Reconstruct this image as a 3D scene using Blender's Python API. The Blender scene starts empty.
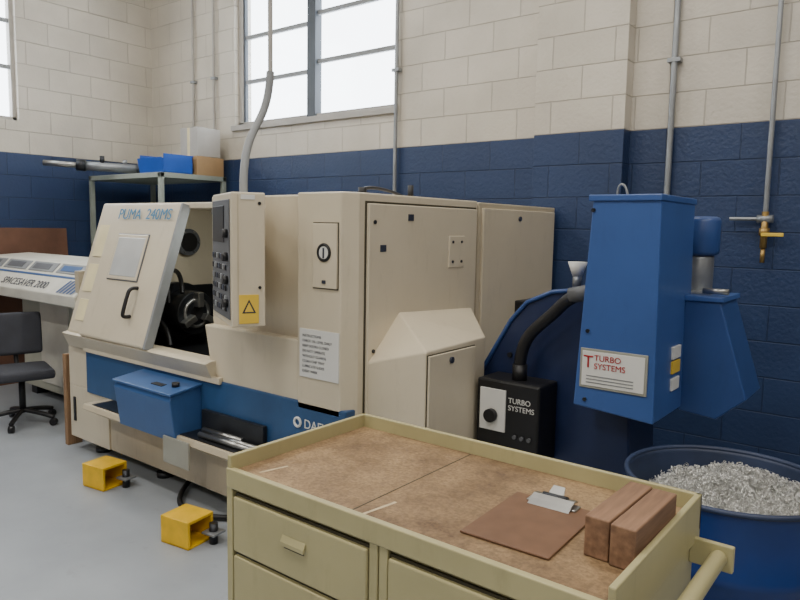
import bpy, bmesh, math, random
from mathutils import Vector, Matrix
random.seed(7)
S=bpy.context.scene
COL=S.collection

# ---------------------------------------------------------------- materials
def srgb(r,g,b):
    f=lambda c:(c/255/12.92) if c/255<=0.04045 else ((c/255+0.055)/1.055)**2.4
    return (f(r),f(g),f(b),1)
def mat(name,rgb,rough=0.5,metal=0.0,var=0.06,scale=6,bump=0.0,bscale=80,spec=0.5,grime=0.0):
    m=bpy.data.materials.new(name); m.use_nodes=True
    nt=m.node_tree; b=nt.nodes['Principled BSDF']
    b.inputs['Roughness'].default_value=rough; b.inputs['Metallic'].default_value=metal
    b.inputs['Specular IOR Level'].default_value=spec
    c=srgb(*rgb)
    tc=nt.nodes.new('ShaderNodeTexCoord')
    n=nt.nodes.new('ShaderNodeTexNoise'); n.inputs['Scale'].default_value=scale; n.inputs['Detail'].default_value=5
    nt.links.new(tc.outputs['Object'],n.inputs['Vector'])
    r=nt.nodes.new('ShaderNodeValToRGB')
    r.color_ramp.elements[0].position=0.3; r.color_ramp.elements[1].position=0.7
    r.color_ramp.elements[0].color=tuple(x*(1-var*2) for x in c[:3])+(1,)
    r.color_ramp.elements[1].color=tuple(min(1,x*(1+var)) for x in c[:3])+(1,)
    nt.links.new(n.outputs['Fac'],r.inputs['Fac'])
    out=r.outputs['Color']
    if grime>0:
        mp=nt.nodes.new('ShaderNodeMapping'); mp.inputs['Scale'].default_value=(9,9,2.2); nt.links.new(tc.outputs['Object'],mp.inputs[0])
        n3=nt.nodes.new('ShaderNodeTexNoise'); n3.inputs['Scale'].default_value=2; n3.inputs['Detail'].default_value=9; n3.inputs['Roughness'].default_value=0.7; nt.links.new(mp.outputs[0],n3.inputs['Vector'])
        r3=nt.nodes.new('ShaderNodeValToRGB'); r3.color_ramp.elements[0].position=0.55; r3.color_ramp.elements[0].color=(0,0,0,1); r3.color_ramp.elements[1].position=0.8; r3.color_ramp.elements[1].color=(grime,grime,grime,1)
        nt.links.new(n3.outputs['Fac'],r3.inputs['Fac'])
        mx=nt.nodes.new('ShaderNodeMix'); mx.data_type='RGBA'; nt.links.new(r3.outputs['Color'],mx.inputs['Factor']); nt.links.new(out,mx.inputs['A']); mx.inputs['B'].default_value=(c[0]*0.35,c[1]*0.32,c[2]*0.28,1)
        out=mx.outputs['Result']
    nt.links.new(out,b.inputs['Base Color'])
    if bump>0:
        n2=nt.nodes.new('ShaderNodeTexNoise'); n2.inputs['Scale'].default_value=bscale
        nt.links.new(tc.outputs['Object'],n2.inputs['Vector'])
        bp=nt.nodes.new('ShaderNodeBump'); bp.inputs['Strength'].default_value=bump; bp.inputs['Distance'].default_value=0.01
        nt.links.new(n2.outputs['Fac'],bp.inputs['Height']); nt.links.new(bp.outputs['Normal'],b.inputs['Normal'])
    return m
BZ=2.115
def blockmat(name,axis,white=(210,203,190),blue=(40,60,98),off=0.0):
    m=bpy.data.materials.new(name); m.use_nodes=True
    nt=m.node_tree; N=nt.nodes; L=nt.links; b=N['Principled BSDF']
    g=N.new('ShaderNodeNewGeometry'); s=N.new('ShaderNodeSeparateXYZ'); L.new(g.outputs['Position'],s.inputs[0])
    za=N.new('ShaderNodeMath'); za.operation='ADD'; za.inputs[1].default_value=-(BZ-10*0.2032); L.new(s.outputs['Z'],za.inputs[0])
    ua=N.new('ShaderNodeMath'); ua.operation='ADD'; ua.inputs[1].default_value=off+20; L.new(s.outputs[axis],ua.inputs[0])
    c=N.new('ShaderNodeCombineXYZ'); L.new(ua.outputs[0],c.inputs[0]); L.new(za.outputs[0],c.inputs[1])
    br=N.new('ShaderNodeTexBrick'); L.new(c.outputs[0],br.inputs['Vector'])
    br.inputs['Scale'].default_value=1; br.inputs['Brick Width'].default_value=0.4064; br.inputs['Row Height'].default_value=0.2032
    br.inputs['Mortar Size'].default_value=0.005; br.inputs['Mortar Smooth'].default_value=0.6; br.offset=0.5
    br.inputs['Color1'].default_value=(1,1,1,1); br.inputs['Color2'].default_value=(0.93,0.93,0.93,1); br.inputs['Mortar'].default_value=(0.74,0.73,0.72,1)
    cmpz=N.new('ShaderNodeMath'); cmpz.operation='GREATER_THAN'; cmpz.inputs[1].default_value=BZ; L.new(s.outputs['Z'],cmpz.inputs[0])
    mx=N.new('ShaderNodeMix'); mx.data_type='RGBA'; L.new(cmpz.outputs[0],mx.inputs['Factor'])
    mx.inputs['A'].default_value=srgb(*blue); mx.inputs['B'].default_value=srgb(*white)
    mu=N.new('ShaderNodeMix'); mu.data_type='RGBA'; mu.blend_type='MULTIPLY'; mu.inputs['Factor'].default_value=1
    L.new(mx.outputs['Result'],mu.inputs['A']); L.new(br.outputs['Color'],mu.inputs['B'])
    no=N.new('ShaderNodeTexNoise'); no.inputs['Scale'].default_value=2.2; no.inputs['Detail'].default_value=6; L.new(g.outputs['Position'],no.inputs['Vector'])
    rp=N.new('ShaderNodeValToRGB'); rp.color_ramp.elements[0].position=0.3; rp.color_ramp.elements[0].color=(0.84,0.84,0.84,1); rp.color_ramp.elements[1].position=0.65
    L.new(no.outputs['Fac'],rp.inputs['Fac'])
    m2=N.new('ShaderNodeMix'); m2.data_type='RGBA'; m2.blend_type='MULTIPLY'; m2.inputs['Factor'].default_value=1
    L.new(mu.outputs['Result'],m2.inputs['A']); L.new(rp.outputs['Color'],m2.inputs['B']); L.new(m2.outputs['Result'],b.inputs['Base Color'])
    n2=N.new('ShaderNodeTexNoise'); n2.inputs['Scale'].default_value=45; n2.inputs['Detail'].default_value=4; L.new(g.outputs['Position'],n2.inputs['Vector'])
    bp=N.new('ShaderNodeBump'); bp.inputs['Strength'].default_value=0.35; bp.inputs['Distance'].default_value=0.01; L.new(n2.outputs['Fac'],bp.inputs['Height'])
    b2=N.new('ShaderNodeBump'); b2.inputs['Strength'].default_value=0.7; b2.inputs['Distance'].default_value=0.007; b2.invert=True
    L.new(br.outputs['Fac'],b2.inputs['Height']); L.new(bp.outputs['Normal'],b2.inputs['Normal']); L.new(b2.outputs['Normal'],b.inputs['Normal'])
    b.inputs['Roughness'].default_value=0.45
    return m
M_bx=blockmat('painted_block_x','X'); M_by=blockmat('painted_block_y','Y'); M_bp=blockmat('painted_block_pilaster','X',off=0.1)
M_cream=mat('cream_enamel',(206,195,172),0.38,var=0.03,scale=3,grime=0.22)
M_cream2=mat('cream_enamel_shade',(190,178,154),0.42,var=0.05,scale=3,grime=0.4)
M_band=mat('blue_band',(44,80,124),0.35,var=0.06,grime=0.3)
M_tray=mat('tray_blue',(54,90,142),0.35,var=0.05,grime=0.25)
M_box=mat('box_blue',(58,90,152),0.35,var=0.04,scale=4,grime=0.2)
M_box2=mat('box_blue_dark',(48,76,132),0.35,var=0.05,scale=4,grime=0.2)
M_navy=mat('conveyor_navy',(30,44,82),0.4,var=0.08)
M_drum=mat('drum_blue',(26,54,116),0.35,var=0.08)
M_drumin=mat('drum_inside',(44,56,84),0.5,var=0.15)
M_black=mat('black_plastic',(22,22,25),0.45)
M_key=mat('key_grey',(92,94,98),0.5)
M_dark=mat('dark_steel',(52,54,58),0.35,metal=0.6,var=0.15,scale=12)
M_steel=mat('steel',(170,170,168),0.3,metal=0.9,var=0.1,scale=10)
M_galv=mat('galvanised',(150,154,158),0.4,metal=0.6,var=0.1)
M_grey=mat('grey_paint',(135,138,140),0.5)
M_greyl=mat('grey_plate',(150,150,140),0.5)
M_white=mat('white_label',(218,218,214),0.5,var=0.02)
M_paper=mat('aged_paper',(226,214,170),0.6,var=0.05)
M_red=mat('red_ink',(170,30,40),0.5)
M_ink=mat('dark_ink',(50,55,70),0.5)
M_cyan=mat('blue_ink',(40,120,165),0.5)
M_yel=mat('yellow_paint',(228,182,20),0.45,var=0.08,scale=14)
M_ysign=mat('yellow_sign',(230,194,70),0.5)
M_cart=mat('cart_enamel',(172,164,122),0.42,var=0.05,scale=5,grime=0.25)
M_cartd=mat('cart_gap',(60,56,40),0.6)
M_brass=mat('brass',(170,140,85),0.4,metal=0.7)
M_pipe=mat('painted_pipe',(172,168,162),0.5)
M_card=mat('cardboard',(172,140,100),0.8,var=0.08)
M_bin=mat('bin_blue',(30,84,180),0.4)
M_fab=mat('chair_fabric',(62,64,72),0.9,var=0.1,bump=0.3,bscale=300)
M_board=mat('hardboard_brown',(112,78,60),0.7,var=0.15,scale=4)
M_clip=mat('clipboard_hardboard',(108,78,56),0.6,var=0.08,scale=20)
M_rack=mat('rack_greenish',(150,158,150),0.5)
M_frame=mat('window_steel',(70,76,84),0.5)
M_doorrefl=mat('door_glass_reflection',(188,190,190),0.2,var=0.05)  # pale grey paints a bright reflection into the door glass colour
M_feed=mat('feeder_cream',(214,212,200),0.4)
M_feedc=mat('feeder_cabinet',(178,180,166),0.5)
def wood(name,a,b_,sc=(2,30,30)):
    m=bpy.data.materials.new(name); m.use_nodes=True; nt=m.node_tree; N=nt.nodes; L=nt.links; b=N['Principled BSDF']
    tc=N.new('ShaderNodeTexCoord'); mp=N.new('ShaderNodeMapping'); mp.inputs['Scale'].default_value=sc
    L.new(tc.outputs['Object'],mp.inputs[0]); n=N.new('ShaderNodeTexNoise'); n.inputs['Scale'].default_value=3; n.inputs['Detail'].default_value=6
    L.new(mp.outputs[0],n.inputs['Vector']); r=N.new('ShaderNodeValToRGB')
    r.color_ramp.elements[0].position=0.25; r.color_ramp.elements[1].position=0.75
    r.color_ramp.elements[0].color=srgb(*a); r.color_ramp.elements[1].color=srgb(*b_)
    L.new(n.outputs['Fac'],r.inputs[0]); L.new(r.outputs[0],b.inputs['Base Color']); b.inputs['Roughness'].default_value=0.7
    return m
M_wood=wood('block_wood',(98,72,54),(150,116,90),(22,2,22))
M_wood2=wood('plank_wood',(120,92,66),(160,128,96),(30,30,2))
def particle():
    m=bpy.data.materials.new('particle_board'); m.use_nodes=True; nt=m.node_tree; N=nt.nodes; L=nt.links; b=N['Principled BSDF']
    tc=N.new('ShaderNodeTexCoord')
    n=N.new('ShaderNodeTexNoise'); n.inputs['Scale'].default_value=4; n.inputs['Detail'].default_value=9; n.inputs['Roughness'].default_value=0.75; L.new(tc.outputs['Object'],n.inputs['Vector'])
    r=N.new('ShaderNodeValToRGB'); e=r.color_ramp.elements; e[0].position=0.34; e[0].color=srgb(104,80,55); e[1].position=0.62; e[1].color=srgb(162,134,98)
    L.new(n.outputs['Fac'],r.inputs[0])
    v=N.new('ShaderNodeTexNoise'); v.inputs['Scale'].default_value=130; v.inputs['Detail'].default_value=3; L.new(tc.outputs['Object'],v.inputs['Vector'])
    r2=N.new('ShaderNodeValToRGB'); r2.color_ramp.elements[0].position=0.35; r2.color_ramp.elements[0].color=(0.68,0.66,0.64,1); r2.color_ramp.elements[1].position=0.6
    L.new(v.outputs['Fac'],r2.inputs[0])
    mu=N.new('ShaderNodeMix'); mu.data_type='RGBA'; mu.blend_type='MULTIPLY'; mu.inputs['Factor'].default_value=1
    L.new(r.outputs[0],mu.inputs['A']); L.new(r2.outputs[0],mu.inputs['B'])
    w=N.new('ShaderNodeTexNoise'); w.inputs['Scale'].default_value=14; w.inputs['Detail'].default_value=10; w.inputs['Roughness'].default_value=0.8; L.new(tc.outputs['Object'],w.inputs['Vector'])
    r3=N.new('ShaderNodeValToRGB'); r3.color_ramp.elements[0].position=0.60; r3.color_ramp.elements[0].color=(0,0,0,1); r3.color_ramp.elements[1].position=0.7; r3.color_ramp.elements[1].color=(0.45,0.45,0.45,1)
    L.new(w.outputs['Fac'],r3.inputs[0])
    mm=N.new('ShaderNodeMix'); mm.data_type='RGBA'; L.new(r3.outputs[0],mm.inputs['Factor']); L.new(mu.outputs['Result'],mm.inputs['A']); mm.inputs['B'].default_value=srgb(195,172,136)
    L.new(mm.outputs['Result'],b.inputs['Base Color']); b.inputs['Roughness'].default_value=0.6
    return m
M_part=particle()
def floorm():
    m=bpy.data.materials.new('painted_concrete'); m.use_nodes=True; nt=m.node_tree; N=nt.nodes; L=nt.links; b=N['Principled BSDF']
    g=N.new('ShaderNodeNewGeometry'); n=N.new('ShaderNodeTexNoise'); n.inputs['Scale'].default_value=1.6; n.inputs['Detail'].default_value=8; L.new(g.outputs['Position'],n.inputs['Vector'])
    r=N.new('ShaderNodeValToRGB'); r.color_ramp.elements[0].position=0.3; r.color_ramp.elements[0].color=srgb(138,144,151); r.color_ramp.elements[1].position=0.7; r.color_ramp.elements[1].color=srgb(158,164,171)
    L.new(n.outputs['Fac'],r.inputs[0])
    n3=N.new('ShaderNodeTexNoise'); n3.inputs['Scale'].default_value=7; n3.inputs['Detail'].default_value=10; n3.inputs['Roughness'].default_value=0.75; L.new(g.outputs['Position'],n3.inputs['Vector'])
    r3=N.new('ShaderNodeValToRGB'); r3.color_ramp.elements[0].position=0.58; r3.color_ramp.elements[0].color=(1,1,1,1); r3.color_ramp.elements[1].position=0.75; r3.color_ramp.elements[1].color=(0.8,0.79,0.78,1); L.new(n3.outputs['Fac'],r3.inputs[0])
    mu=N.new('ShaderNodeMix'); mu.data_type='RGBA'; mu.blend_type='MULTIPLY'; mu.inputs['Factor'].default_value=1
    L.new(r.outputs[0],mu.inputs['A']); L.new(r3.outputs[0],mu.inputs['B']); L.new(mu.outputs['Result'],b.inputs['Base Color']); b.inputs['Roughness'].default_value=0.42
    bp=N.new('ShaderNodeBump'); bp.inputs['Strength'].default_value=0.08; L.new(n.outputs['Fac'],bp.inputs['Height']); L.new(bp.outputs['Normal'],b.inputs['Normal'])
    return m
M_floor=floorm()
M_ceil=mat('ceiling_paint',(215,212,204),0.8)

# ---------------------------------------------------------------- geometry helpers
def link(o,parent):
    COL.objects.link(o)
    if parent is not None: o.parent=parent
    return o
def grp(name):
    e=bpy.data.objects.new(name,None); COL.objects.link(e); e.empty_display_size=0.1; return e
def mesh(parent,name,V,F,m,bevel=0,smooth=False,seg=2):
    me=bpy.data.meshes.new(name); me.from_pydata([tuple(v) for v in V],[],F); me.update()
    bm=bmesh.new(); bm.from_mesh(me); bmesh.ops.recalc_face_normals(bm,faces=bm.faces); bm.to_mesh(me); bm.free()
    me.materials.append(m)
    if smooth:
        for p in me.polygons: p.use_smooth=True
    o=bpy.data.objects.new(name,me); link(o,parent)
    if bevel>0:
        bv=o.modifiers.new('bevel','BEVEL'); bv.width=bevel; bv.segments=seg; bv.limit_method='ANGLE'
    return o
def box(parent,name,x0,x1,y0,y1,z0,z1,m,bevel=0.004):
    V=[(x,y,z) for x in (x0,x1) for y in (y0,y1) for z in (z0,z1)]
    F=[(0,1,3,2),(4,6,7,5),(0,4,5,1),(2,3,7,6),(0,2,6,4),(1,5,7,3)]
    return mesh(parent,name,V,F,m,bevel)
def prism(parent,name,poly,axis,a,b,m,bevel=0.004):
    def mk(p,t):
        if axis=='X': return (t,p[0],p[1])
        if axis=='Y': return (p[0],t,p[1])
        return (p[0],p[1],t)
    n=len(poly); V=[mk(p,a) for p in poly]+[mk(p,b) for p in poly]
    F=[tuple(range(n)),tuple(range(n,2*n))]+[(i,(i+1)%n,n+(i+1)%n,n+i) for i in range(n)]
    return mesh(parent,name,V,F,m,bevel)
def cyl(parent,name,p0,p1,r,m,n=32,r2=None,bevel=0.0,caps=True):
    p0=Vector(p0);p1=Vector(p1); r2=r if r2 is None else r2
    d=(p1-p0).normalized(); a=d.orthogonal().normalized(); b=d.cross(a)
    V=[];F=[]
    for p,rr in ((p0,r),(p1,r2)):
        for i in range(n):
            t=2*math.pi*i/n; V.append(p+a*rr*math.cos(t)+b*rr*math.sin(t))
    F=[(i,(i+1)%n,n+(i+1)%n,n+i) for i in range(n)]
    if caps: F+=[tuple(range(n)),tuple(range(n,2*n))]
    o=mesh(parent,name,V,F,m,bevel)
    for p in o.data.polygons:
        if len(p.vertices)==4: p.use_smooth=True
    return o
def ring(parent,name,c,ax,R,r,m,n=40,k=10):
    c=Vector(c);d=Vector(ax).normalized();a=d.orthogonal().normalized();b=d.cross(a);V=[];F=[]
    for i in range(n):
        t=2*math.pi*i/n; e=a*math.cos(t)+b*math.sin(t)
        for j in range(k):
            s=2*math.pi*j/k; V.append(c+e*(R+r*math.cos(s))+d*r*math.sin(s))
    for i in range(n):
        for j in range(k):
            F.append((i*k+j,((i+1)%n)*k+j,((i+1)%n)*k+(j+1)%k,i*k+(j+1)%k))
    return mesh(parent,name,V,F,m,smooth=True)
def tube(parent,name,pts,r,m,smooth=True):
    c=bpy.data.curves.new(name,'CURVE'); c.dimensions='3D'; c.bevel_depth=r; c.bevel_resolution=5; c.use_fill_caps=True
    if smooth:
        s=c.splines.new('NURBS'); s.points.add(len(pts)-1)
        for i,p in enumerate(pts): s.points[i].co=(*p,1)
        s.order_u=min(4,len(pts)); s.use_endpoint_u=True; s.resolution_u=8
    else:
        s=c.splines.new('POLY'); s.points.add(len(pts)-1)
        for i,p in enumerate(pts): s.points[i].co=(*p,1)
    c.materials.append(m)
    o=bpy.data.objects.new(name,c); return link(o,parent)
def text(parent,name,body,loc,size,m,rot=(math.pi/2,0,0),ext=0.0006,sp=1.0):
    c=bpy.data.curves.new(name,'FONT'); c.body=body; c.size=size; c.extrude=ext; c.space_line=sp; c.materials.append(m)
    o=bpy.data.objects.new(name,c); o.location=loc; o.rotation_euler=rot; return link(o,parent)

# ---------------------------------------------------------------- room
XL,XR,YB,YF,ZC=-6.72,3.0,4.25,-4.0,4.6
def wall_with_hole(name,axis,pos,thick,u0,u1,hu0,hu1,hz0,hz1,m):
    root=grp(name)
    def seg(n,a,b,z0,z1):
        if axis=='Y': box(root,n,a,b,pos,pos+thick,z0,z1,m,0)
        else: box(root,n,pos-thick,pos,a,b,z0,z1,m,0)
    seg('masonry_left',u0,hu0,0,ZC); seg('masonry_right',hu1,u1,0,ZC); seg('masonry_below',hu0,hu1,0,hz0); seg('masonry_above',hu0,hu1,hz1,ZC)
    return root
W1=(-5.34,-3.40,2.43,4.05)
wall_with_hole('wall_back','Y',YB,0.2,XL-0.2,XR,W1[0],W1[1],W1[2],W1[3],M_bx)
W2=(1.0,2.88,2.41,4.05)
wall_with_hole('wall_left','X',XL,0.2,YF,YB,W2[0],W2[1],W2[2],W2[3],M_by)
box(None,'wall_right',XR,XR+0.2,YF,YB,0,ZC,M_by,0)
box(None,'wall_front',XL-0.2,XR+0.2,YF-0.2,YF,0,ZC,M_bx,0)
box(None,'floor',XL-0.2,XR+0.2,YF-0.2,YB+0.2,-0.1,0,M_floor,0)
box(None,'ceiling',XL-0.2,XR+0.2,YF-0.2,YB+0.2,ZC,ZC+0.1,M_ceil,0)
box(None,'wall_pilaster',-2.13,-1.53,4.14,YB,0,ZC,M_bp,0.003)
# windows
M_glass=bpy.data.materials.new('window_glass'); M_glass.use_nodes=True
nt=M_glass.node_tree; nt.nodes.clear()
o_=nt.nodes.new('ShaderNodeOutputMaterial'); t_=nt.nodes.new('ShaderNodeBsdfTransparent'); g_=nt.nodes.new('ShaderNodeBsdfGlossy'); g_.inputs['Roughness'].default_value=0.1
x_=nt.nodes.new('ShaderNodeMixShader'); x_.inputs[0].default_value=0.06
nt.links.new(t_.outputs[0],x_.inputs[1]); nt.links.new(g_.outputs[0],x_.inputs[2]); nt.links.new(x_.outputs[0],o_.inputs[0])
def window(name,axis,u0,u1,z0,z1,pos):
    root=grp(name)
    def b(n,a,c,e,f,d0=0.0,d1=0.05,m=M_frame):
        if axis=='Y': box(root,n,a,c,pos+0.05+d0,pos+0.05+d1,e,f,m,0.002)
        else: box(root,n,pos-0.05-d1,pos-0.05-d0,a,c,e,f,m,0.002)
    fw=0.035
    b('frame_bottom',u0,u1,z0,z0+fw,m=M_pipe); b('frame_top',u0,u1,z1-fw,z1,m=M_pipe); b('frame_left',u0,u0+fw+0.03,z0,z1,m=M_pipe); b('frame_right',u1-fw,u1,z0,z1,m=M_pipe)
    mid=(u0+u1)/2+0.02
    b('mullion',mid-0.05,mid+0.05,z0,z1,-0.02,0.06)
    for s,(a,c) in enumerate(((u0,mid),(mid,u1))):
        for k in range(1,4):
            z=z0+(z1-z0)*k/4+0.07*s; b('muntin_h_%d_%d'%(s,k),a,c,z-0.018,z+0.018,0.01,0.04,M_grey)
    b('sash_left',u0+0.06,u0+0.09,z0,z1,0.005,0.04,M_frame)
    b('glass',u0,u1,z0,z1,0.022,0.026,M_glass)
window('window_1','Y',W1[0],W1[1],W1[2],W1[3],YB)
window('window_2','X',W2[0],W2[1],W2[2],W2[3],XL)
box(None,'trim_1',W1[0]-0.03,W1[1]+0.03,YB-0.03,YB+0.05,W1[2]-0.05,W1[2],M_pipe,0.004)

# pipes on the walls
def pipe(name,pts,r,m=M_pipe,straps=()):
    g=grp(name); tube(g,'pipe',pts,r,m,False)
    for i,(x,y,z) in enumerate(straps): box(g,'strap_%d'%i,x-r-0.02,x+r+0.02,y-r-0.003,YB-0.002,z-0.012,z+0.012,M_galv,0.002)
    return g
ZP=ZC-0.01
pipe('conduit_pipe',[(-3.36,4.22,ZP),(-3.36,4.22,1.2)],0.015,M_galv,[(-3.36,4.22,2.7)])
pipe('conduit_pipe',[(-5.62,4.22,ZP),(-5.62,4.22,2.0)],0.012,M_pipe,[(-5.62,4.22,2.9)])
pipe('conduit_pipe',[(-5.95,4.22,ZP),(-5.95,4.22,2.0)],0.012,M_pipe,[(-5.95,4.22,2.9)])
pipe('conduit_pipe',[(-1.28,4.22,ZP),(-1.28,4.22,0.6)],0.018,M_galv,[(-1.28,4.22,2.5)])
g=grp('compressed_air_line')
tube(g,'riser',[(-0.74,4.2,ZP),(-0.74,4.2,1.60)],0.014,M_galv,False)
tube(g,'branch',[(-0.74,4.2,1.58),(-0.92,4.2,1.58)],0.011,M_galv,False)
cyl(g,'tee',(-0.78,4.2,1.58),(-0.70,4.2,1.58),0.022,M_galv)
cyl(g,'valve_body',(-0.74,4.2,1.62),(-0.74,4.2,1.42),0.018,M_brass)
cyl(g,'valve_nut',(-0.74,4.2,1.53),(-0.74,4.2,1.49),0.029,M_brass,6)
box(g,'valve_lever',-0.75,-0.64,4.165,4.175,1.485,1.505,M_ysign,0.003)
cyl(g,'hose_barb',(-0.74,4.2,1.42),(-0.74,4.2,1.34),0.012,M_brass)

# ---------------------------------------------------------------- CNC lathe
L=grp('cnc_lathe')
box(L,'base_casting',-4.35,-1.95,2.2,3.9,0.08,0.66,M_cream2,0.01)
box(L,'base_left_upper',-4.41,-4.17,2.14,3.4,0.44,0.73,M_cream)
box(L,'base_left_lower',-4.41,-3.93,2.14,3.4,0.09,0.44,M_cream)
box(L,'base_vent',-4.36,-4.33,2.133,2.15,0.2,0.36,M_black)
box(L,'blue_band',-4.17,-1.945,2.13,2.3,0.42,0.70,M_band,0.006)
box(L,'band_lip',-4.17,-2.8,2.115,2.14,0.685,0.72,M_cream,0.004)
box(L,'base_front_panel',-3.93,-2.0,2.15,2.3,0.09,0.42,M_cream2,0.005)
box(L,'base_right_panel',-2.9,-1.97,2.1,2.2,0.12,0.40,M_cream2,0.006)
prism(L,'chip_gutter',[(2.15,0.42),(1.98,0.42),(1.97,0.39),(2.12,0.30),(2.15,0.30)],'X',-3.92,-2.3,M_cream2,0.003)
box(L,'gutter_bed',-3.85,-2.32,1.995,2.13,0.421,0.424,M_dark,0)
for i,(x,y,l) in enumerate(((-2.85,2.03,0.42),(-2.78,2.06,0.36),(-2.9,2.09,0.3))):
    cyl(L,'bar_stub_%d'%i,(x,y,0.44),(x+l,y+0.01,0.44),0.014,M_steel)
box(L,'gutter_screen',-2.93,-2.45,2.1,2.128,0.425,0.54,M_dark)
prism(L,'tool_tray',[(2.13,0.655),(1.95,0.63),(1.94,0.60),(1.97,0.38),(2.13,0.38)],'X',-3.50,-2.97,M_tray,0.006)
prism(L,'tool_tray_lid',[(2.13,0.668),(1.935,0.641),(1.935,0.628),(2.13,0.655)],'X',-3.51,-2.96,M_tray,0.003)
cyl(L,'tray_knob',(-3.05,2.03,0.65),(-3.05,2.03,0.675),0.02,M_black)
box(L,'tray_key_slot',-3.22,-3.12,1.99,2.03,0.645,0.655,M_black)
box(L,'splash_plate',-3.06,-2.84,1.955,1.965,0.27,0.41,M_greyl,0.002)
for i,x in enumerate((-4.2,-3.5,-2.5,-2.05)):
    cyl(L,'levelling_screw_%d'%i,(x,2.25,0),(x,2.25,0.12),0.02,M_steel); cyl(L,'levelling_pad_%d'%i,(x,2.25,0),(x,2.25,0.03),0.05,M_dark)
box(L,'under_base',-4.2,-2.1,2.5,3.7,0.0,0.1,M_black)
prof=[(2.13,0.70),(2.10,0.80),(2.37,1.62),(3.6,1.62),(3.6,0.70)]
prism(L,'enclosure_left',prof,'X',-4.34,-3.82,M_cream,0.012)
prism(L,'sill',[(2.12,0.70),(2.075,0.79),(2.11,0.80),(2.2,0.80),(2.2,0.70)],'X',-4.36,-2.86,M_cream,0.004)
box(L,'enclosure_top',-3.83,-2.9,2.37,3.6,1.585,1.62,M_cream,0.006)
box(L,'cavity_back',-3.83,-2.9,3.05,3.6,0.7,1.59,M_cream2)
box(L,'cavity_floor',-3.83,-2.9,2.2,3.1,0.66,0.74,M_dark)
box(L,'cavity_inner_left',-3.83,-3.80,2.35,3.05,1.1,1.59,M_cream,0.002)
box(L,'cavity_inner_dark',-3.83,-3.79,2.2,3.05,0.74,1.1,M_dark)
cyl(L,'porthole_rim',(-3.8,2.62,1.38),(-3.76,2.62,1.38),0.085,M_key)
cyl(L,'porthole_glass',(-3.8,2.62,1.38),(-3.755,2.62,1.38),0.06,M_black)
for k in range(6):
    a=k*math.pi/3; cyl(L,'porthole_bolt_%d'%k,(-3.76,2.62+0.072*math.cos(a),1.38+0.072*math.sin(a)),(-3.75,2.62+0.072*math.cos(a),1.38+0.072*math.sin(a)),0.006,M_steel,8)
DX=-0.03
prism(L,'door',[(2.065,0.80),(2.335,1.62),(2.37,1.61),(2.10,0.79)],'X',-4.10+DX,-3.38+DX,M_cream,0.014)
prism(L,'door_edge_strip',[(2.062,0.80),(2.330,1.615),(2.385,1.60),(2.115,0.785)],'X',-3.385+DX,-3.365+DX,M_grey,0.003)
th=math.atan2(0.27,0.82); dY=lambda z:2.065+(z-0.80)*0.27/0.82
def onDoor(name,x0,x1,z0,z1,m,off=0.006,bev=0.01):
    n=(-math.cos(th)*off, math.sin(th)*off)
    prism(L,name,[(dY(z0)+n[0],z0+n[1]),(dY(z1)+n[0],z1+n[1]),(dY(z1)+0.005,z1),(dY(z0)+0.005,z0)],'X',x0,x1,m,bev)
onDoor('door_window_rubber',-3.98,-3.64,1.15,1.43,M_key,0.007,0.006)
onDoor('door_window_frame',-3.975,-3.645,1.155,1.425,M_cream,0.009,0.006)
onDoor('door_window_glass',-3.955,-3.665,1.175,1.405,M_doorrefl,0.011,0.004)
tube(L,'door_handle',[(-3.62,dY(1.12)-0.0,1.12),(-3.62,dY(1.12)-0.05,1.125),(-3.62,dY(1.1)-0.055,1.10),(-3.62,dY(0.98)-0.055,0.98),(-3.62,dY(0.96)-0.05,0.955),(-3.62,dY(0.96),0.96)],0.011,M_black)
text(L,'model_lettering','PUMA  240MS',(-4.03,dY(1.52)-0.012,1.52),0.095,M_cyan,(math.pi/2-th,0,0),0.001)
for i,(x,z,h,w) in enumerate(((-4.29,1.28,0.2,0.12),(-4.29,1.06,0.17,0.12),(-4.28,0.88,0.13,0.12))):
    y0=2.10+(z-0.8)*0.27/0.82
    prism(L,'paper_note_%d'%i,[(y0-0.006,z),(y0+h*0.329-0.006,z+h),(y0+h*0.329+0.003,z+h),(y0+0.003,z)],'X',x,x+w,M_paper,0)
cyl(L,'headstock_nose',(-3.79,2.52,0.95),(-3.70,2.52,0.95),0.18,M_dark,40)
cyl(L,'chuck_body',(-3.70,2.52,0.95),(-3.55,2.52,0.95),0.135,M_dark,40,bevel=0.006)
ring(L,'chuck_ring',(-3.55,2.52,0.95),(1,0,0),0.085,0.012,M_steel)
ring(L,'chuck_outer_ring',(-3.56,2.52,0.95),(1,0,0),0.128,0.006,M_steel)
cyl(L,'chuck_bore',(-3.55,2.52,0.95),(-3.545,2.52,0.95),0.045,M_black)
for i in range(3):
    a=math.radians(90+120*i); c=Vector((-3.53,2.52+0.085*math.cos(a),0.95+0.085*math.sin(a)))
    o=box(L,'chuck_jaw_%d'%i,-0.03,0.03,-0.02,0.02,-0.045,0.045,M_steel,0.004); o.location=c; o.rotation_euler=(a-math.pi/2,0,0)
cyl(L,'sub_spindle',(-2.95,2.55,0.95),(-3.2,2.55,0.95),0.12,M_dark,40,bevel=0.006)
ring(L,'sub_spindle_ring',(-3.2,2.55,0.95),(1,0,0),0.07,0.012,M_steel)
cyl(L,'turret',(-3.30,2.85,1.15),(-3.1,2.85,1.15),0.2,M_dark,12,bevel=0.006)
for i in range(12):
    a=2*math.pi*i/12; cyl(L,'turret_tool_%d'%i,(-3.31,2.85+0.17*math.cos(a),1.15+0.17*math.sin(a)),(-3.37,2.85+0.17*math.cos(a),1.15+0.17*math.sin(a)),0.024,M_steel,12)
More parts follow.
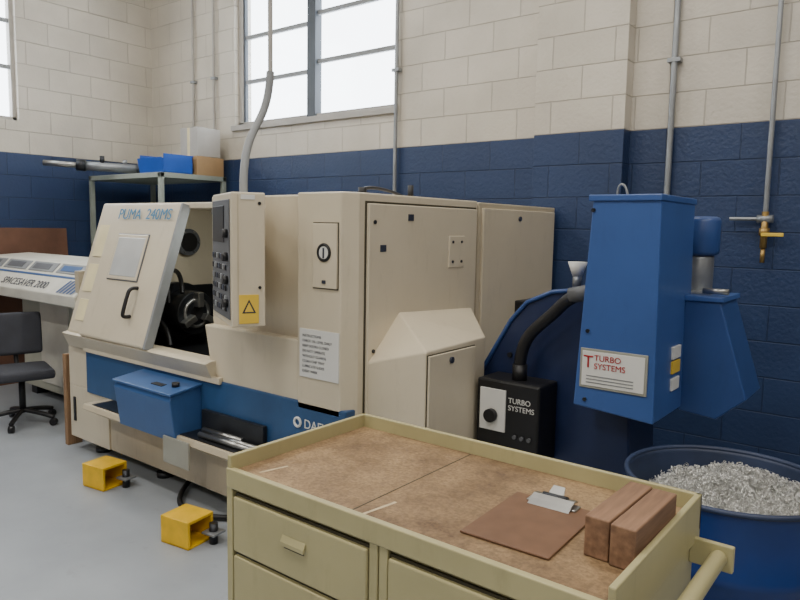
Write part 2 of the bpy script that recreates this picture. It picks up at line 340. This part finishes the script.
for i,(a,b) in enumerate((((-3.78,2.4,1.2),(-3.6,2.36,1.02)),((-3.78,2.5,1.2),(-3.55,2.42,1.08)),((-3.75,2.35,0.9),(-3.5,2.3,0.78)))):
    tube(L,'coolant_hose_%d'%i,[a,((a[0]+b[0])/2+0.05,(a[1]+b[1])/2,a[2]+0.03),b],0.014,M_black)
box(L,'cavity_fill_housing',-3.3,-3.0,2.45,2.53,1.555,1.585,M_grey)  # invented housing for the added fill light below it
wl=bpy.data.lights.new('cavity_fill_light','AREA'); wl.shape='RECTANGLE'; wl.size=0.28; wl.size_y=0.06; wl.energy=3.0; wl.color=(0.95,1,0.95)  # fill light added to brighten the cavity, no lamp known here
o=bpy.data.objects.new('cavity_fill_light',wl); link(o,L); o.location=(-3.15,2.49,1.55); o.rotation_euler=(0,math.radians(25),0)
# right enclosure
prism(L,'enclosure_right',[(-2.82,0.66),(-2.93,0.80),(-2.96,1.0),(-2.96,1.64),(-2.2,1.64),(-2.2,0.66)],'Y',2.2,3.16,M_cream,0.008)
prism(L,'enclosure_lower_panel',[(-2.80,0.67),(-2.90,0.76),(-2.95,0.98),(-2.25,0.98),(-2.25,0.67)],'Y',2.14,2.2,M_cream,0.008)
prism(L,'corner_column',[(-2.245,2.13),(-1.98,2.13),(-1.94,2.2),(-1.94,3.15),(-2.245,3.15)],'Z',0.665,1.645,M_cream,0.006)
box(L,'gauge_panel_gap',-2.145,-1.992,2.127,2.134,1.225,1.515,M_cartd,0.001)
box(L,'gauge_panel',-2.14,-1.996,2.118,2.134,1.23,1.51,M_cream,0.003)
ring(L,'gauge_bezel',(-2.068,2.116,1.385),(0,1,0),0.034,0.007,M_black)
cyl(L,'gauge_face',(-2.068,2.12,1.385),(-2.068,2.114,1.385),0.033,M_white)
box(L,'gauge_needle',-2.072,-2.064,2.111,2.114,1.36,1.405,M_ink,0)
box(L,'gauge_latch',-2.078,-2.058,2.112,2.12,1.25,1.265,M_ink,0.002)
box(L,'instruction_plate',-2.225,-1.985,2.124,2.132,0.82,1.04,M_white,0.001)
text(L,'instruction_text','INSTRUCTIONS\nCHECK OIL LEVEL DAILY\nKEEP DOORS CLOSED\nDO NOT OPERATE\nWITHOUT GUARDS\nCLEAN CHIP TRAY\nLUBRICATE SLIDES\nEVERY WEEK',(-2.205,2.1225,1.005),0.0165,M_ink,ext=0.0002,sp=1.4)
text(L,'builder_logo','DAEWOO',(-2.2,2.128,0.58),0.06,M_white)
ring(L,'logo_ring',(-2.24,2.126,0.60),(0,1,0),0.02,0.006,M_white)
box(L,'side_gap',-1.942,-1.936,2.235,3.135,0.61,1.61,M_cartd,0)
box(L,'side_door',-1.94,-1.922,2.245,3.125,0.62,1.60,M_cream,0.004)
for i,(y,z) in enumerate(((2.32,1.42),(2.52,1.56))):
    box(L,'side_sticker_%d'%i,-1.924,-1.919,y,y+0.04,z-0.03,z,M_ink,0)
box(L,'side_hatch',-1.924,-1.917,2.86,3.0,1.3,1.46,M_cream,0.003)
for z in (1.33,1.43):
    for y in (2.89,2.97): cyl(L,'hatch_screw',(-1.918,y,z),(-1.912,y,z),0.007,M_dark,10)
for z in (1.52,0.95,0.75): cyl(L,'door_screw',(-1.923,2.28,z),(-1.916,2.28,z),0.009,M_dark,10)
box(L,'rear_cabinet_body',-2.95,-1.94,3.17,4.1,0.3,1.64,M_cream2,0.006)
box(L,'rear_cabinet_door',-1.942,-1.925,3.2,4.07,0.45,1.61,M_cream,0.004)
cyl(L,'rear_lock',(-1.926,3.6,1.56),(-1.915,3.6,1.56),0.014,M_ink,16)
box(L,'rear_switch_box',-1.93,-1.86,3.58,3.86,0.93,1.08,M_black,0.006)
A=Vector((-1.93,2.25,0.90));B=Vector((-1.93,2.47,1.11));C=Vector((-1.93,3.1,1.08));C2=Vector((-1.93,3.1,0.3));A2=Vector((-1.93,2.25,0.3))
D=Vector((-1.61,2.25,0.99));E=Vector((-1.61,2.72,1.0));E2=Vector((-1.61,2.72,0.3));D2=Vector((-1.61,2.25,0.3))
V=[A,B,C,C2,A2,D,E,E2,D2]
mesh(L,'chip_guard_bumpout',V,[(0,1,5),(1,2,6,5),(0,5,8,4),(5,6,7,8),(2,3,7,6),(0,4,3,2,1),(3,4,8,7)],M_cream,0.006)
box(L,'bumpout_gap',-1.612,-1.607,2.255,2.625,0.49,0.975,M_cartd,0)
box(L,'bumpout_panel',-1.61,-1.598,2.26,2.62,0.50,0.97,M_cream,0.003)
cyl(L,'bumpout_lock',(-1.60,2.42,0.935),(-1.59,2.42,0.935),0.014,M_ink,16)
cyl(L,'top_fitting',(-2.1,2.4,1.64),(-2.1,2.4,1.68),0.02,M_black)
tube(L,'top_cable',[(-2.1,2.4,1.67),(-2.13,2.5,1.70),(-2.3,2.9,1.69),(-2.5,3.3,1.66)],0.008,M_black)
cyl(L,'top_knob',(-2.2,2.9,1.64),(-2.2,2.9,1.72),0.015,M_black)
tube(L,'floor_cable',[(-3.3,2.3,0.03),(-3.1,2.02,0.02),(-2.9,2.0,0.02),(-2.7,2.05,0.02),(-2.5,2.3,0.03)],0.014,M_black)
# pendant
P=bpy.data.objects.new('pendant_mount',None); link(P,L)
P.location=(-2.33,1.83,-0.01); P.rotation_euler=(0,0,math.atan2(-0.45,0.9))
z0,z1=1.07,1.645
prism(P,'pendant_housing',[(-0.43,0.02),(-0.41,0.0),(0,0),(0.0,0.145),(-0.43,0.145)],'Z',z0,z1,M_cream,0.006)
box(P,'pendant_side_seam',-0.001,0.002,0.025,0.03,z0+0.01,z1-0.01,M_cream2,0)
box(P,'pendant_face',-0.40,-0.025,-0.006,0.002,z0+0.03,z1-0.03,M_key,0.003)
box(P,'pendant_screen',-0.37,-0.12,-0.01,0,1.43,1.59,M_black,0.003)
for r_ in range(6):
    for c_ in range(7):
        box(P,'key_%d_%d'%(r_,c_),-0.38+c_*0.045,-0.35+c_*0.045,-0.012,0,1.13+r_*0.045,1.155+r_*0.045,(M_black,M_grey,M_dark,M_ink)[(r_*3+c_)%4],0.003)
for k in range(4): cyl(P,'knob_%d'%k,(-0.06,-0.006,1.17+k*0.1),(-0.06,-0.028,1.17+k*0.1),0.019,M_black)
box(P,'warning_sign',0.0,0.004,0.03,0.115,1.085,1.21,M_ysign,0.001)
mesh(P,'warning_triangle',[(0.005,0.042,1.13),(0.005,0.103,1.13),(0.005,0.0725,1.19)],[(0,1,2)],M_ink)
mesh(P,'warning_triangle_in',[(0.0056,0.053,1.136),(0.0056,0.092,1.136),(0.0056,0.0725,1.177)],[(0,1,2)],M_ysign)
for i,z in enumerate((1.24,1.6)): cyl(P,'side_screw_%d'%i,(0,0.12,z),(0.005,0.12,z),0.007,M_dark,10)
box(P,'pendant_label',0.0,0.003,0.04,0.10,1.615,1.635,M_white,0)
box(L,'pendant_bracket',-2.62,-2.54,2.08,2.22,1.2,1.4,M_cream2,0.004)
tube(L,'pendant_hose',[(-2.42,1.97,1.63),(-2.45,1.99,1.8),(-2.50,2.1,1.95),(-2.47,2.16,2.05),(-2.47,2.17,2.2)],0.018,M_grey)
tube(L,'power_drop_pipe',[(-2.47,2.17,2.18),(-2.47,2.17,ZC-0.01)],0.011,M_pipe,False)

def guard(x,y,rz):
    g=grp('foot_guard'); g.location=(x,y,0); g.rotation_euler=(0,0,rz)
    box(g,'top',-0.09,0.09,-0.08,0.08,0.118,0.133,M_yel,0.003); box(g,'left_plate',-0.09,-0.075,-0.08,0.08,0,0.125,M_yel,0.003)
    box(g,'back_plate',-0.08,0.09,0.065,0.08,0,0.125,M_yel,0.003); box(g,'lower_lip',-0.09,0.09,-0.08,0.08,0,0.012,M_yel,0.003)
    box(g,'front_plate',-0.08,0.09,-0.08,-0.065,0.0,0.125,M_yel,0.003)
    cyl(g,'bolt',(0.13,0.04,0.0),(0.13,0.04,0.10),0.02,M_dark)
    box(g,'bolt_bracket',0.09,0.17,0.0,0.08,0.05,0.062,M_galv)
guard(-3.64,1.95,0.15); guard(-2.69,1.84,0.15)

# ---------------------------------------------------------------- chip conveyor
K=grp('chip_conveyor')
prism(K,'inclined_body',[(-1.90,0.05),(-1.90,0.42),(-1.52,1.08),(-1.44,1.17),(-1.32,1.225),(-1.15,1.25),(-1.0,1.25),(-0.95,0.8),(-0.92,0.05)],'Y',2.8,3.12,M_navy,0.01)
tube(K,'body_flange',[(-1.90,2.795,0.42),(-1.52,2.795,1.08),(-1.44,2.795,1.17),(-1.32,2.795,1.225),(-1.15,2.795,1.25)],0.01,M_box2,False)
for i in range(6):
    t=i/6; x=-1.86+t*0.36; z=0.40+t*0.62; cyl(K,'flange_bolt_%d'%i,(x+0.04,2.80,z),(x+0.04,2.79,z),0.012,M_dark,10)
prism(K,'discharge_head',[(-1.115,0.79),(-0.79,0.765),(-0.805,1.62),(-1.07,1.62)],'Y',2.6,3.05,M_box,0.006)
prism(K,'head_lid',[(-1.085,2.59),(-0.80,2.59),(-0.80,3.06),(-1.085,3.06)],'Z',1.615,1.64,M_box,0.004)
tube(K,'lid_handle',[(-0.98,2.62,1.63),(-0.985,2.62,1.69),(-0.95,2.62,1.70),(-0.94,2.62,1.63)],0.005,M_galv)
prism(K,'discharge_chute',[(-0.80,1.22),(-0.66,1.22),(-0.54,0.835),(-0.65,0.735),(-0.80,0.75)],'Y',2.96,3.24,M_box2,0.006)
prism(K,'chute_flange',[(-0.80,1.24),(-0.65,1.24),(-0.645,1.22),(-0.80,1.218)],'Y',2.95,3.25,M_box,0.003)
box(K,'chute_neck',-1.0,-0.79,3.0,3.22,0.8,1.22,M_box2)
cyl(K,'motor',(-0.81,3.19,1.40),(-0.81,3.19,1.57),0.08,M_box2,28,bevel=0.02)
cyl(K,'gearbox',(-0.81,3.19,1.24),(-0.81,3.19,1.40),0.06,M_galv,28,bevel=0.01)
box(K,'motor_bracket',-0.88,-0.72,3.04,3.26,1.235,1.25,M_galv)
cyl(K,'hinge_pin',(-0.74,3.0,1.26),(-0.64,3.0,1.26),0.012,M_steel)
cyl(K,'oil_filler',(-1.285,2.98,1.235),(-1.285,2.98,1.30),0.02,M_galv); cyl(K,'oil_filler_cup',(-1.285,2.98,1.29),(-1.285,2.98,1.355),0.022,M_white,24,r2=0.045)
box(K,'brand_plate',-1.09,-0.82,2.594,2.602,0.87,1.03,M_greyl,0.002)
box(K,'brand_plate_face',-1.08,-0.83,2.591,2.595,0.88,1.02,M_white,0.001)
text(K,'plate_T','T',(-1.075,2.589,0.955),0.07,M_red); text(K,'plate_text','TURBO\nSYSTEMS',(-1.03,2.589,0.985),0.033,M_red)
for i in range(3): box(K,'plate_line_%d'%i,-1.06,-0.87,2.589,2.592,0.893+i*0.013,0.897+i*0.013,M_grey,0)
for i,(z,m,h) in enumerate(((0.93,M_ysign,0.05),(0.99,M_white,0.05),(0.86,M_white,0.05))):
    box(K,'side_tag_%d'%i,-0.80,-0.785,2.80,2.9,z,z+h,m,0.001)
for z in (0.82,1.1,1.58): cyl(K,'panel_bolt',(-1.065,2.6,z),(-1.065,2.592,z),0.008,M_dark,10)
X0=-0.035; Z0=-0.03
box(K,'controller_box',-1.55+X0,-1.24+X0,2.62,2.80,0.50+Z0,0.86+Z0,M_black,0.01)
box(K,'controller_plate',-1.53+X0,-1.40+X0,2.613,2.622,0.63+Z0,0.82+Z0,M_white,0.002)
cyl(K,'controller_dial',(-1.467+X0,2.615,0.70+Z0),(-1.467+X0,2.59,0.70+Z0),0.03,M_black)
text(K,'controller_text','TURBO\nSYSTEMS',(-1.385+X0,2.612,0.77+Z0),0.033,M_white)
for i in range(3): cyl(K,'controller_button_%d'%i,(-1.35+i*0.035+X0,2.62,0.62+Z0),(-1.35+i*0.035+X0,2.608,0.62+Z0),0.009,M_key,12)
cyl(K,'hose_gland',(-1.38+X0,2.7,0.82),(-1.38+X0,2.7,0.90),0.033,M_black)
tube(K,'conveyor_hose',[(-1.415,2.7,0.88),(-1.415,2.7,0.99),(-1.34,2.7,1.08),(-1.25,2.7,1.15),(-1.19,2.7,1.23),(-1.09,2.7,1.25)],0.027,M_black)
cyl(K,'hose_collar',(-1.19,2.7,1.225),(-1.09,2.7,1.25),0.033,M_key)
for x in (-1.75,-1.05): box(K,'leg_%.0f'%(-x*100),x-0.03,x+0.03,2.82,3.1,0,0.06,M_dark)

# ---------------------------------------------------------------- drum with shavings
G=grp('chip_drum'); cx,cy,R,H=-0.485,2.45,0.325,0.68
def lathe(parent,name,prof,m,n=64):
    V=[];F=[]
    for (r,z) in prof:
        for i in range(n):
            t=2*math.pi*i/n; V.append((cx+r*math.cos(t),cy+r*math.sin(t),z))
    for k in range(len(prof)-1):
        for i in range(n): F.append((k*n+i,k*n+(i+1)%n,(k+1)*n+(i+1)%n,(k+1)*n+i))
    return mesh(parent,name,V,F,m,smooth=True)
lathe(G,'shell',[(0.001,0.0),(R-0.01,0.0),(R,0.01),(R,0.22),(R+0.008,0.235),(R,0.25),(R,0.44),(R+0.008,0.455),(R,0.47),(R,H-0.02),(R+0.003,H-0.008)],M_drum)
lathe(G,'liner',[(R+0.002,H-0.006),(R-0.004,H),(R-0.008,H-0.02),(R-0.008,0.03),(0.001,0.03)],M_drumin)
ring(G,'rim',(cx,cy,H-0.004),(0,0,1),R+0.002,0.009,M_drumin,64)
M_chip=mat('metal_shavings',(225,225,222),0.32,metal=0.75,var=0.15,scale=60,bump=1.0,bscale=160)
def hz(x,y):
    r=math.hypot(x-cx-0.05,y-cy)/R
    return 0.685-0.12*r*r+0.02*math.sin(x*23+1)*math.cos(y*19)
V=[];F=[];n=48;rr=24
for k in range(rr+1):
    for i in range(n):
        t=2*math.pi*i/n; r=(R-0.012)*max(k,0.05)/rr; x=cx+r*math.cos(t); y=cy+r*math.sin(t)
        V.append((x,y,hz(x,y)-0.012+random.uniform(-0.008,0.008)))
for k in range(rr):
    for i in range(n): F.append((k*n+i,k*n+(i+1)%n,(k+1)*n+(i+1)%n,(k+1)*n+i))
mesh(G,'shavings_heap',V,F,M_chip)
V=[];F=[]
for q in range(3400):
    r=(R-0.03)*math.sqrt(random.random()); t=random.uniform(0,2*math.pi); x=cx+r*math.cos(t); y=cy+r*math.sin(t)
    c=Vector((x,y,hz(x,y)+random.uniform(-0.01,0.016)))
    ax=Vector((random.gauss(0,1),random.gauss(0,1),random.gauss(0,0.6))).normalized(); a=ax.orthogonal().normalized(); b=ax.cross(a)
    hr=random.uniform(0.003,0.010); pitch=random.uniform(0.002,0.005); w=random.uniform(0.001,0.0025); seg=random.randint(6,14); base=len(V)
    for s in range(seg+1):
        an=s*0.75; p=c+a*hr*math.cos(an)+b*hr*math.sin(an)+ax*(pitch*an/2)
        V.append(p-ax*w); V.append(p+ax*w)
    for s in range(seg): F.append((base+2*s,base+2*s+1,base+2*s+3,base+2*s+2))
me=bpy.data.meshes.new('shavings_curls'); me.from_pydata(V,[],F); me.materials.append(M_chip)
link(bpy.data.objects.new('shavings_curls',me),G)

# ---------------------------------------------------------------- tool cart
T=grp('tool_cart'); x0,x1,y0,y1=-1.40,-0.372,1.08,1.62; ZT=0.865; XD=-0.888
box(T,'carcass',x0+0.01,x1-0.01,y0+0.015,y1-0.01,0.12,0.84,M_cart,0.004)
box(T,'worktop',x0+0.012,x1-0.012,y0+0.012,y1-0.012,0.84,ZT,M_part,0)
box(T,'worktop_seam',-0.985,-0.982,y0+0.02,y1-0.02,ZT,ZT+0.0006,M_cartd,0)
M_scuff=mat('scuff_tape',(200,182,148),0.7,var=0.15,scale=40)
def seam(n,a,b): 
    d=Vector(b)-Vector(a); p=Vector((-d.y,d.x)).normalized()*0.004
    mesh(T,n,[(a[0]-p.x,a[1]-p.y,ZT+0.0008),(b[0]-p.x,b[1]-p.y,ZT+0.0008),(b[0]+p.x,b[1]+p.y,ZT+0.0008),(a[0]+p.x,a[1]+p.y,ZT+0.0008)],[(0,1,2,3)],M_scuff)
seam('tape_1',(-0.95,1.10),(-0.935,1.20)); seam('tape_2',(-1.32,1.12),(-1.3,1.2))
box(T,'lip_back',x0,x1,y1-0.014,y1,0.82,0.905,M_cart,0.003)
box(T,'lip_left',x0,x0+0.014,y0,y1,0.82,0.905,M_cart,0.003)
box(T,'lip_right',x1-0.014,x1,y0,y1,0.80,0.905,M_cart,0.003)
box(T,'lip_front',x0,x1,y0-0.004,y0+0.014,0.82,0.872,M_cart,0.003)
for i,x in enumerate((x0+0.008,XD-0.014,XD+0.014,x1-0.008)): box(T,'post_%d'%i,x-0.012,x+0.012,y0,y0+0.03,0.12,0.84,M_cart,0.003)
for s,(a,b) in enumerate(((x0+0.028,XD-0.03),(XD+0.03,x1-0.028))):
    z=0.805
    for k,h in enumerate((0.15,0.20,0.28)):
        box(T,'drawer_gap_%d_%d'%(s,k),a-0.004,b+0.004,y0+0.008,y0+0.016,z-h-0.004,z+0.002,M_cartd,0)
        box(T,'drawer_%d_%d'%(s,k),a,b,y0-0.004,y0+0.02,z-h,z-0.004,M_cart,0.004)
        m_=(a+b)/2; zz=z-h*0.45
        box(T,'pull_recess_%d_%d'%(s,k),m_-0.035,m_+0.035,y0-0.0055,y0+0.0,zz-0.014,zz+0.012,M_cartd,0.003)
        prism(T,'pull_%d_%d'%(s,k),[(y0-0.005,zz+0.02),(y0-0.012,zz+0.004),(y0-0.012,zz-0.006),(y0-0.008,zz-0.002),(y0-0.005,zz+0.012)],'X',m_-0.04,m_+0.04,M_cart,0.001)
        z-=h+0.008
HX=-0.32
box(T,'handle_bracket_far',x1-0.01,HX+0.03,1.575,1.59,0.755,0.815,M_cart,0.003)
box(T,'handle_bracket_near',x1-0.01,HX+0.03,1.10,1.115,0.755,0.815,M_cart,0.003)
cyl(T,'push_handle',(HX,1.06,0.785),(HX,1.61,0.785),0.018,M_cart,24,bevel=0.003)
for i,(x,y) in enumerate(((x0+0.08,y0+0.08),(x1-0.08,y0+0.08),(x0+0.08,y1-0.08),(x1-0.08,y1-0.08))):
    cyl(T,'caster_%d'%i,(x-0.02,y,0.05),(x+0.02,y,0.05),0.05,M_black); box(T,'caster_fork_%d'%i,x-0.03,x+0.03,y-0.025,y+0.025,0.06,0.12,M_galv)

# clipboard
Cb=grp('clipboard'); Cb.location=(-0.64,1.30,ZT); Cb.rotation_euler=(0,0,math.radians(2))
box(Cb,'board',-0.10,0.10,-0.135,0.135,0.001,0.006,M_clip,0.002)
box(Cb,'clip_base',-0.06,0.06,0.10,0.135,0.006,0.010,M_steel,0.002)
prism(Cb,'clip_jaw',[(0.085,0.007),(0.10,0.016),(0.12,0.022),(0.14,0.018),(0.14,0.014),(0.12,0.017),(0.10,0.011),(0.085,0.006)],'X',-0.05,0.05,M_steel,0.001)
cyl(Cb,'clip_spring',(-0.03,0.128,0.018),(0.03,0.128,0.018),0.008,M_dark,16)
mesh(Cb,'clip_lever',[(-0.02,0.125,0.02),(0.02,0.125,0.02),(0.014,0.15,0.038),(-0.014,0.15,0.038),(-0.02,0.128,0.018),(0.02,0.128,0.018),(0.014,0.153,0.036),(-0.014,0.153,0.036)],[(0,1,2,3),(4,5,6,7),(0,1,5,4),(2,3,7,6),(0,3,7,4),(1,2,6,5)],M_steel)
for i,(x,dy) in enumerate(((-0.4675,0.0),(-0.4135,-0.008))):
    o=box(None,'wood_block',-0.025,0.025,-0.12,0.12,0,0.082,M_wood,0.003); o.location=(x,1.355+dy,ZT+0.001); o.rotation_euler=(0,0,math.radians(-1))

# ---------------------------------------------------------------- bar feeder
Fd=grp('bar_feeder')
prism(Fd,'trough',[(2.30,0.90),(2.29,0.98),(2.50,1.19),(2.85,1.21),(2.9,0.90)],'X',-6.55,-4.62,M_feed,0.01)
def onF(name,x0,x1,t0,t1,m,off=0.004):
    a=(2.29+0.21*t0,0.98+0.21*t0); b=(2.29+0.21*t1,0.98+0.21*t1); k=off*0.707
    prism(Fd,name,[(a[0]-k,a[1]+k),(b[0]-k,b[1]+k),(b[0]+0.003,b[1]-0.003),(a[0]+0.003,a[1]-0.003)],'X',x0,x1,m,0.001)
onF('blue_stripe',-6.55,-4.63,0.50,0.56,M_tray)
for i,x in enumerate((-4.95,-5.4,-5.85,-6.3)):
    onF('cover_panel_%d'%i,x-0.2,x+0.2,0.64,0.94,M_grey,0.006); onF('cover_window_%d'%i,x-0.15,x+0.12,0.70,0.88,(M_tray,M_key)[i>0],0.009)
for i in range(5):
    x=-4.9+i*0.05; k=0.004
    mesh(Fd,'diagonal_%d'%i,[(x,2.29+0.21*0.05-k,0.98+0.21*0.05+k),(x+0.025,2.29+0.21*0.05-k,0.98+0.21*0.05+k),(x+0.085,2.29+0.21*0.45-k,0.98+0.21*0.45+k),(x+0.06,2.29+0.21*0.45-k,0.98+0.21*0.45+k)],[(0,1,2,3)],M_tray)
text(Fd,'feeder_lettering','SPACESAVER 2000',(-5.85,2.312,1.006),0.095,M_ink,(math.radians(45),0,0))
box(Fd,'end_cap',-4.66,-4.60,2.32,2.88,0.86,1.16,M_cream2)
cyl(Fd,'bar_guide',(-4.6,2.56,0.98),(-4.35,2.56,0.98),0.05,M_galv)
box(Fd,'cabinet',-6.2,-4.75,2.62,3.1,0.08,0.90,M_feedc,0.006)
for i,(a,b) in enumerate(((-5.30,-4.82),(-5.85,-5.37))):
    box(Fd,'cabinet_door_%d'%i,a,b,2.608,2.63,0.15,0.84,M_feed,0.004)
cyl(Fd,'cabinet_lock',(-4.9,2.61,0.6),(-4.9,2.60,0.6),0.015,M_black)
box(Fd,'cabinet_display',-5.12,-4.98,2.6,2.62,0.68,0.75,M_black)
for x in (-6.1,-4.85): box(Fd,'foot_%d'%(-x*100),x-0.05,x+0.05,2.65,3.05,0,0.08,M_dark)
box(Fd,'support_front',-4.75,-4.68,2.36,2.42,0.0,0.9,M_feedc)
o=box(None,'wooden_plank',-0.02,0.02,-0.05,0.05,0,0.62,M_wood2,0.003); o.location=(-4.5,2.2,0.0)
o=box(None,'wooden_plank',-0.02,0.02,-0.05,0.05,0,0.55,M_wood2,0.003); o.location=(-4.56,2.26,0.0)

# ---------------------------------------------------------------- office chair
Ch=grp('office_chair'); Ch.location=(-5.22,2.18,0); Ch.rotation_euler=(0,0,math.radians(165)); Ch.scale=(0.9,0.9,0.95)
for i in range(5):
    a=math.radians(72*i+10); d=Vector((math.cos(a),math.sin(a),0))
    tube(Ch,'base_leg_%d'%i,[(0,0,0.11),tuple(d*0.15+Vector((0,0,0.10))),tuple(d*0.27+Vector((0,0,0.065)))],0.018,M_black)
    c=d*0.27; s=Vector((-d.y,d.x,0))*0.018; cyl(Ch,'caster_%d'%i,tuple(c-s+Vector((0,0,0.028))),tuple(c+s+Vector((0,0,0.028))),0.028,M_black,20)
cyl(Ch,'gas_lift',(0,0,0.09),(0,0,0.38),0.025,M_black)
def cushion(n,sx,sy,sz,loc,rot):
    bm=bmesh.new(); bmesh.ops.create_cube(bm,size=1); bmesh.ops.scale(bm,vec=(sx,sy,sz),verts=bm.verts)
    me=bpy.data.meshes.new(n); bm.to_mesh(me); bm.free(); me.materials.append(M_fab)
    for p in me.polygons: p.use_smooth=True
    o=bpy.data.objects.new(n,me); link(o,Ch); o.location=loc; o.rotation_euler=rot
    b=o.modifiers.new('b','BEVEL'); b.width=0.03; b.segments=3; s=o.modifiers.new('s','SUBSURF'); s.levels=2; s.render_levels=2
cushion('seat',0.46,0.44,0.08,(0,0,0.41),(0,0,0)); 
cushion('backrest',0.07,0.40,0.34,(0.24,0,0.68),(0,math.radians(8),0))
tube(Ch,'back_bar',[(0.05,0,0.37),(0.22,0,0.37),(0.285,0,0.45),(0.28,0,0.65)],0.018,M_black)

# ---------------------------------------------------------------- rack and things on it
Rk=grp('storage_rack')
box(Rk,'top_shelf',-6.62,-5.39,3.47,4.18,1.90,1.945,M_rack,0.003)
box(Rk,'mid_shelf',-6.62,-5.39,3.47,4.18,1.25,1.285,M_rack,0.003)
box(Rk,'low_shelf',-6.62,-5.39,3.47,4.18,0.40,0.435,M_rack,0.003)
for i,(x,y) in enumerate(((-6.62,3.47),(-5.43,3.47),(-6.62,4.14),(-5.43,4.14))): box(Rk,'upright_%d'%i,x,x+0.04,y,y+0.04,0,1.945,M_rack,0.002)
def openbin(name,x,y,z,sx,sy,sz,m):
    g=grp(name); t=0.006
    box(g,'bottom',x,x+sx,y,y+sy,z,z+t,m,0); box(g,'left',x,x+t,y,y+sy,z,z+sz,m,0); box(g,'right',x+sx-t,x+sx,y,y+sy,z,z+sz,m,0)
    box(g,'back',x,x+sx,y+sy-t,y+sy,z,z+sz,m,0); prism(g,'front',[(y,z),(y+t,z),(y-0.02,z+sz*0.8),(y-0.026,z+sz*0.8)],'X',x,x+sx,m,0)
    box(g,'rim',x-0.008,x+sx+0.008,y+sy-0.01,y+sy+0.004,z+sz-0.012,z+sz,m,0.001)
    box(g,'parts_pile',x+0.02,x+sx-0.02,y+0.02,y+sy-0.02,z+t,z+sz*0.4,M_dark,0.004)
openbin('parts_bin',-5.79,3.52,1.946,0.38,0.30,0.165,M_bin)
def carton(x,y,z,sx,sy,sz,m):
    g=grp('cardboard_box'); box(g,'body',x,x+sx,y,y+sy,z,z+sz,m,0.003); box(g,'tape',x+sx/2-0.02,x+sx/2+0.02,y-0.001,y+sy+0.001,z+0.0,z+sz+0.001,M_paper,0); box(g,'flap',x,x+sx,y,y+sy/2-0.002,z+sz,z+sz+0.004,m,0)
carton(-5.70,3.86,1.946,0.3,0.3,0.17,M_card); carton(-5.67,3.87,2.121,0.26,0.26,0.26,M_pipe)
Ac=grp('linear_actuator')
a=Vector((-6.50,2.98,2.03)); b=Vector((-6.0,3.72,2.0)); d=(b-a).normalized()
cyl(Ac,'body',tuple(a+d*0.3),tuple(b-d*0.05),0.042,M_galv); cyl(Ac,'rod',tuple(a),tuple(a+d*0.4),0.026,M_steel); cyl(Ac,'collar',tuple(a+d*0.28),tuple(a+d*0.36),0.052,M_dark); cyl(Ac,'end',tuple(b-d*0.09),tuple(b),0.053,M_dark)
cyl(Ac,'port',tuple(a+d*0.5+Vector((0,0,0.03))),tuple(a+d*0.5+Vector((0,0,0.10))),0.022,M_dark)
cyl(Ac,'port_2',tuple(a+d*0.7+Vector((0,0,0.03))),tuple(a+d*0.7+Vector((0,0,0.08))),0.02,M_galv)
mesh(None,'hardboard_sheet',[(-6.715,1.6,1.43),(-6.715,3.27,1.43),(-6.60,3.27,0.0),(-6.60,1.6,0.0),(-6.70,1.6,1.43),(-6.70,3.27,1.43),(-6.585,3.27,0.0),(-6.585,1.6,0.0)],[(0,1,2,3),(4,5,6,7),(0,1,5,4),(2,3,7,6),(0,3,7,4),(1,2,6,5)],M_board)

# ---------------------------------------------------------------- lights
def fixture(x,y,power,rot=0):
    g=grp('ceiling_light_fixture')
    box(g,'housing',x-0.65,x+0.65,y-0.15,y+0.15,ZC-0.06,ZC-0.001,M_white,0.01)
    for k in (-0.07,0.07): cyl(g,'tube_lamp',(x-0.6,y+k,ZC-0.08),(x+0.6,y+k,ZC-0.08),0.014,M_white)
    l=bpy.data.lights.new('fixture_light','AREA'); l.shape='RECTANGLE'; l.size=1.2; l.size_y=0.26; l.energy=power; l.color=(1.0,0.95,0.87)
    o=bpy.data.objects.new('fixture_light',l); link(o,g); o.location=(x,y,ZC-0.11)
for x in (-4.6,-1.6,1.4):
    for y in (-2.4,0.2,2.6): fixture(x,y,{-2.4:52,0.2:58,2.6:34}[y])
w=bpy.data.worlds.new('daylight'); S.world=w; w.use_nodes=True
bg=w.node_tree.nodes['Background']; bg.inputs[0].default_value=(0.86,0.93,1.0,1); bg.inputs[1].default_value=9.0

# ---------------------------------------------------------------- camera
f=681; yaw,pit,rol=[math.radians(a) for a in (37.9,6.11,1.03)]
fw=Vector((-math.sin(yaw)*math.cos(pit),math.cos(yaw)*math.cos(pit),-math.sin(pit)))
r=Vector((math.cos(yaw),math.sin(yaw),0)); u=r.cross(fw)
r2=r*math.cos(rol)+u*math.sin(rol); u2=-r*math.sin(rol)+u*math.cos(rol)
cd=bpy.data.cameras.new('camera'); cd.sensor_width=36; cd.lens=f/800*36; cd.clip_start=0.05
co=bpy.data.objects.new('camera',cd); COL.objects.link(co)
mw=Matrix((( r2.x,u2.x,-fw.x,0),(r2.y,u2.y,-fw.y,0),(r2.z,u2.z,-fw.z,1.5),(0,0,0,1)))
co.matrix_world=mw; S.camera=co
